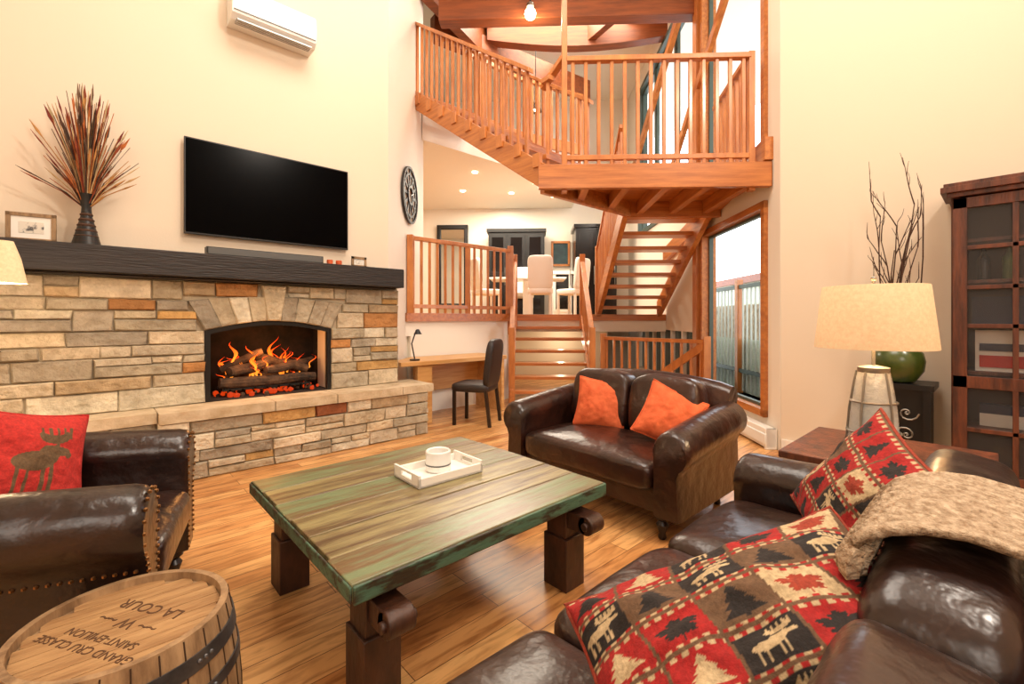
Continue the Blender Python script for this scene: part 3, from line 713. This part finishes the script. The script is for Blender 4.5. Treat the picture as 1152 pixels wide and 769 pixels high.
def text(s,size,x,y,z,rz,par,nm):
    cu=bpy.data.curves.new(nm,'FONT'); cu.body=s; cu.size=size; cu.align_x='CENTER'; cu.extrude=.0008; cu.materials.append(ink)
    o=bpy.data.objects.new(nm,cu); bpy.context.scene.collection.objects.link(o); o.parent=par; o.location=(x,y,z); o.rotation_euler=(0,0,rz); return o
ra=math.radians(-42.7+165)
for i,(s,sz) in enumerate((('GRAND CRU CLASSE',.034),('SAINT-EMILION',.034),('~~ W ~~',.05),('LA COUR',.05))):
    off=(.085,.045,-.02,-.085)[i]; o=Vector((-math.sin(ra),math.cos(ra)))*off
    text(s,sz,o.x,o.y,.4305,ra,bar,'engraving_%d'%i)
# ---------------------------------------------------------------- end table, lamp
m=MB(); m.box(2.42,3.12,.02,.74,.585,.62,cabw); m.box(2.48,3.06,.08,.68,.47,.585,cabw)
for x in(2.5,3.04):
    for y in(.1,.66): m.beam((x,y,0),(x,y,.5),.06,.06,cabw)
m.box(2.48,3.06,.08,.68,.15,.18,cabw); m.box(2.46,2.48,.3,.46,.52,.54,black); m.build('end_table',bevel=.006)
m=MB(); m.lathe([(.118,0),(.118,.018),(.105,.025),(.07,.03)],(0,0,0),steel,28)
m.lathe([(.095,.03),(.098,.06),(.088,.2),(.068,.34),(.06,.38),(.02,.385)],(0,0,0),lampglass,28)
m.lathe([(.06,.375),(.062,.38),(.062,.40),(.015,.41)],(0,0,0),steel,24); m.cyl((0,0,.4),(0,0,.52),.008,.008,steel)
for z,r in((.10,.102),(.24,.088)):
    n=24; e=[Vector((r*math.cos(2*pi*i/n),r*math.sin(2*pi*i/n),z)) for i in range(n+1)]; m.tube(e,.005,steel,6)
for i in range(5):
    a=2*pi*i/5+.3; m.tube([(r*math.cos(a),r*math.sin(a),z) for r,z in((.118,.02),(.104,.06),(.094,.2),(.074,.33),(.064,.38))],.005,steel,6)
m.lathe([(.232,.49),(.233,.495),(.203,.775),(.201,.78)],(0,0,0),shade_m,48,False); m.lathe([(.228,.495),(.198,.775)],(0,0,0),shade_m,48,False)
m.cyl((0,0,.775),(0,0,.81),.006,.006,steel); m.ball((0,0,.815),.012,steel)
for a in(0,pi/2): m.beam((-.2*math.cos(a),-.2*math.sin(a),.775),(.2*math.cos(a),.2*math.sin(a),.775),.004,.004,steel)
m.build('table_lamp',loc=(2.70,.42,.621))
m=MB(); m.box(4.36,4.72,.34,.64,.73,.77,black); m.box(4.40,4.72,.37,.61,.03,.73,black)
for y in(.38,.60):
    m.box(4.37,4.41,y-.02,y+.02,0,.73,black)
sp=[Vector((4.385,.49+.07*math.exp(-.12*k)*math.cos(k*.5),.40+.07*math.exp(-.12*k)*math.sin(k*.5))) for k in range(24)]; m.tube(sp,.006,steel,6)
sp=[Vector((4.385,.49+.07*math.exp(-.12*k)*math.cos(k*.5+pi),.56+.07*math.exp(-.12*k)*math.sin(k*.5+pi))) for k in range(24)]; m.tube(sp,.006,steel,6)
m.build('iron_side_cabinet',bevel=.004)
m=MB(); m.lathe([(.07,0),(.10,.01),(.15,.09),(.158,.16),(.145,.22),(.11,.255),(.10,.27),(.09,.262),(.10,.25),(.0,.1)],(0,0,0),greenv,36)
random.seed(21)
def grow(p,d,L,r,dep):
    pts=[p];rs=[r]
    for k in range(5):
        d=(d+Vector((random.uniform(-.16,.16),random.uniform(-.16,.16),random.uniform(.0,.2)))).normalized(); p=p+d*L/5; p.x=max(-.2,min(.14,p.x)); p.y=max(-.13,min(.17,p.y)); pts.append(p.copy()); rs.append(r*(1-.12*(k+1)))
        if dep>0 and k>0 and random.random()<.75:
            grow(p.copy(),(d+Vector((random.uniform(-.6,.6),random.uniform(-.6,.6),.3))).normalized(),L*.3,r*.6,dep-1)
    m.tube(pts,rs,twig_m,5)
for i in range(9):
    grow(Vector((random.uniform(-.03,.03),random.uniform(-.03,.03),.1)),Vector((random.uniform(-.08,.04),random.uniform(-.05,.12),1)).normalized(),random.uniform(.85,1.25),.008,2)
m.build('twig_vase',loc=(4.50,.55,.771))
# ---------------------------------------------------------------- display cabinet
m=MB(); a0,a1=4.36,4.735; b1,b0=.255,-.95
m.box(a0+.03,a1,b0,b0+.04,.05,2.1,cabw); m.box(a0+.03,a1,b1-.04,b1,.05,2.1,cabw); m.box(a1-.03,a1,b0,b1,.05,2.1,cabin); m.box(a0+.02,a1,b0,b1,0,.1,cabw)
m.box(a0-.02,a1,b0-.02,b1+.02,2.08,2.11,cabw); m.box(a0-.05,a1,b0-.05,b1+.05,2.11,2.15,cabw); m.box(a0-.035,a1,b0-.035,b1+.035,2.15,2.175,cabw)
for z in(.5,.88,1.2,1.5,1.78): m.box(a0+.05,a1-.02,b0+.03,b1-.03,z-.012,z+.012,cabw)
dw=(b1-b0-.02)/2
for k in range(2):
    y1=b1-.01-k*dw; y0=y1-dw+.01
    m.box(a0,a0+.03,y1-.07,y1,.12,2.07,cabw); m.box(a0,a0+.03,y0,y0+.07,.12,2.07,cabw)
    m.box(a0,a0+.03,y0,y1,.12,.22,cabw); m.box(a0,a0+.03,y0,y1,2.0,2.07,cabw); m.box(a0,a0+.03,y0,y1,.78,.86,cabw)
    ym=(y0+y1)/2; m.box(a0+.003,a0+.027,ym-.014,ym+.014,.2,2.0,cabw)
    for z in(.5,1.2,1.46,1.73): m.box(a0+.003,a0+.027,y0+.05,y1-.05,z-.014,z+.014,cabw)
    m.box(a0+.012,a0+.016,y0+.05,y1-.05,.2,2.0,glass_m)
    m.ball((a0-.012,(y0+.035) if k==0 else (y1-.035),1.05),.014,black)
m.build('display_cabinet',bevel=.004)
m=MB(); m.box(4.46,4.50,-.22,.14,.893,1.17,white); m.box(4.455,4.46,-.2,.12,.92,1.0,redm); m.box(4.455,4.46,-.2,.12,1.03,1.08,navy); m.box(4.52,4.56,-.1,.16,1.213,1.40,navy)
m.box(4.5,4.6,-.2,.12,.515,.6,white); m.box(4.5,4.6,-.2,.12,.6,.66,navy)
m.build('board_games')
m=MB()
for y in(-.12,-.02,.1): m.lathe([(.035,0),(.035,.14),(.012,.19),(.012,.24)],(4.50,y,1.513),greenv if y<0 else blackg,14)
m.build('glass_bottles')
# ---------------------------------------------------------------- lights
def area(name,loc,tgt,size,power,col):
    l=bpy.data.lights.new(name,'AREA'); l.size=size; l.energy=power; l.color=col
    o=bpy.data.objects.new(name,l); bpy.context.scene.collection.objects.link(o); o.location=loc
    o.rotation_euler=(Vector(tgt)-Vector(loc)).to_track_quat('-Z','Y').to_euler(); return o
def point(name,loc,power,col,r=.05):
    l=bpy.data.lights.new(name,'POINT'); l.energy=power; l.color=col; l.shadow_soft_size=r
    o=bpy.data.objects.new(name,l); bpy.context.scene.collection.objects.link(o); o.location=loc
W1=(1,.80,.56)
area('light_ceiling',(1.6,1.8,6.3),(1.6,2.2,0),2.6,225,(1,.90,.78))
area('light_key',(2.7,-1.6,5.2),(.9,4.7,2.0),.5,165,(1,.89,.76))
area('light_fill',(-1.6,-2.0,3.4),(2.0,3.4,.8),2.2,85,(1,.91,.8))
area('light_kitchen',QP(-.6,9.2,3.86),QP(-.6,9.2,0),2.2,210,(1,.89,.72))
area('light_stair_hall',QP(.5,7.6,6.35),QP(.5,7.6,0),2.0,200,(1,.88,.70))
point('light_pendant',QP(.0,6.25,5.28),26,W1)
point('light_table_lamp',(2.70,.42,1.22),18,(1,.74,.45),.06)
point('light_fire',(1.2,4.72,.95),7,(1,.42,.12),.1)
point('light_reading',(-.33,3.86,1.42),10,(1,.74,.45),.04)
point('light_under',QP(.6,9.0,.8),10,W1)
w=bpy.data.worlds.new('sky'); bpy.context.scene.world=w; w.use_nodes=True
bg=w.node_tree.nodes['Background']; bg.inputs[0].default_value=(.88,.94,1,1); bg.inputs[1].default_value=4.6
sc=bpy.context.scene
sc.view_settings.view_transform='Standard'
sc.view_settings.exposure=-.1
cam=bpy.data.cameras.new('camera'); cam.lens=16; cam.sensor_width=36; cam.shift_y=-26.5/1152; cam.clip_start=.02
co=bpy.data.objects.new('camera',cam); sc.collection.objects.link(co); co.location=(0,0,H); co.rotation_euler=(pi/2,0,math.radians(-42.7)); sc.camera=co
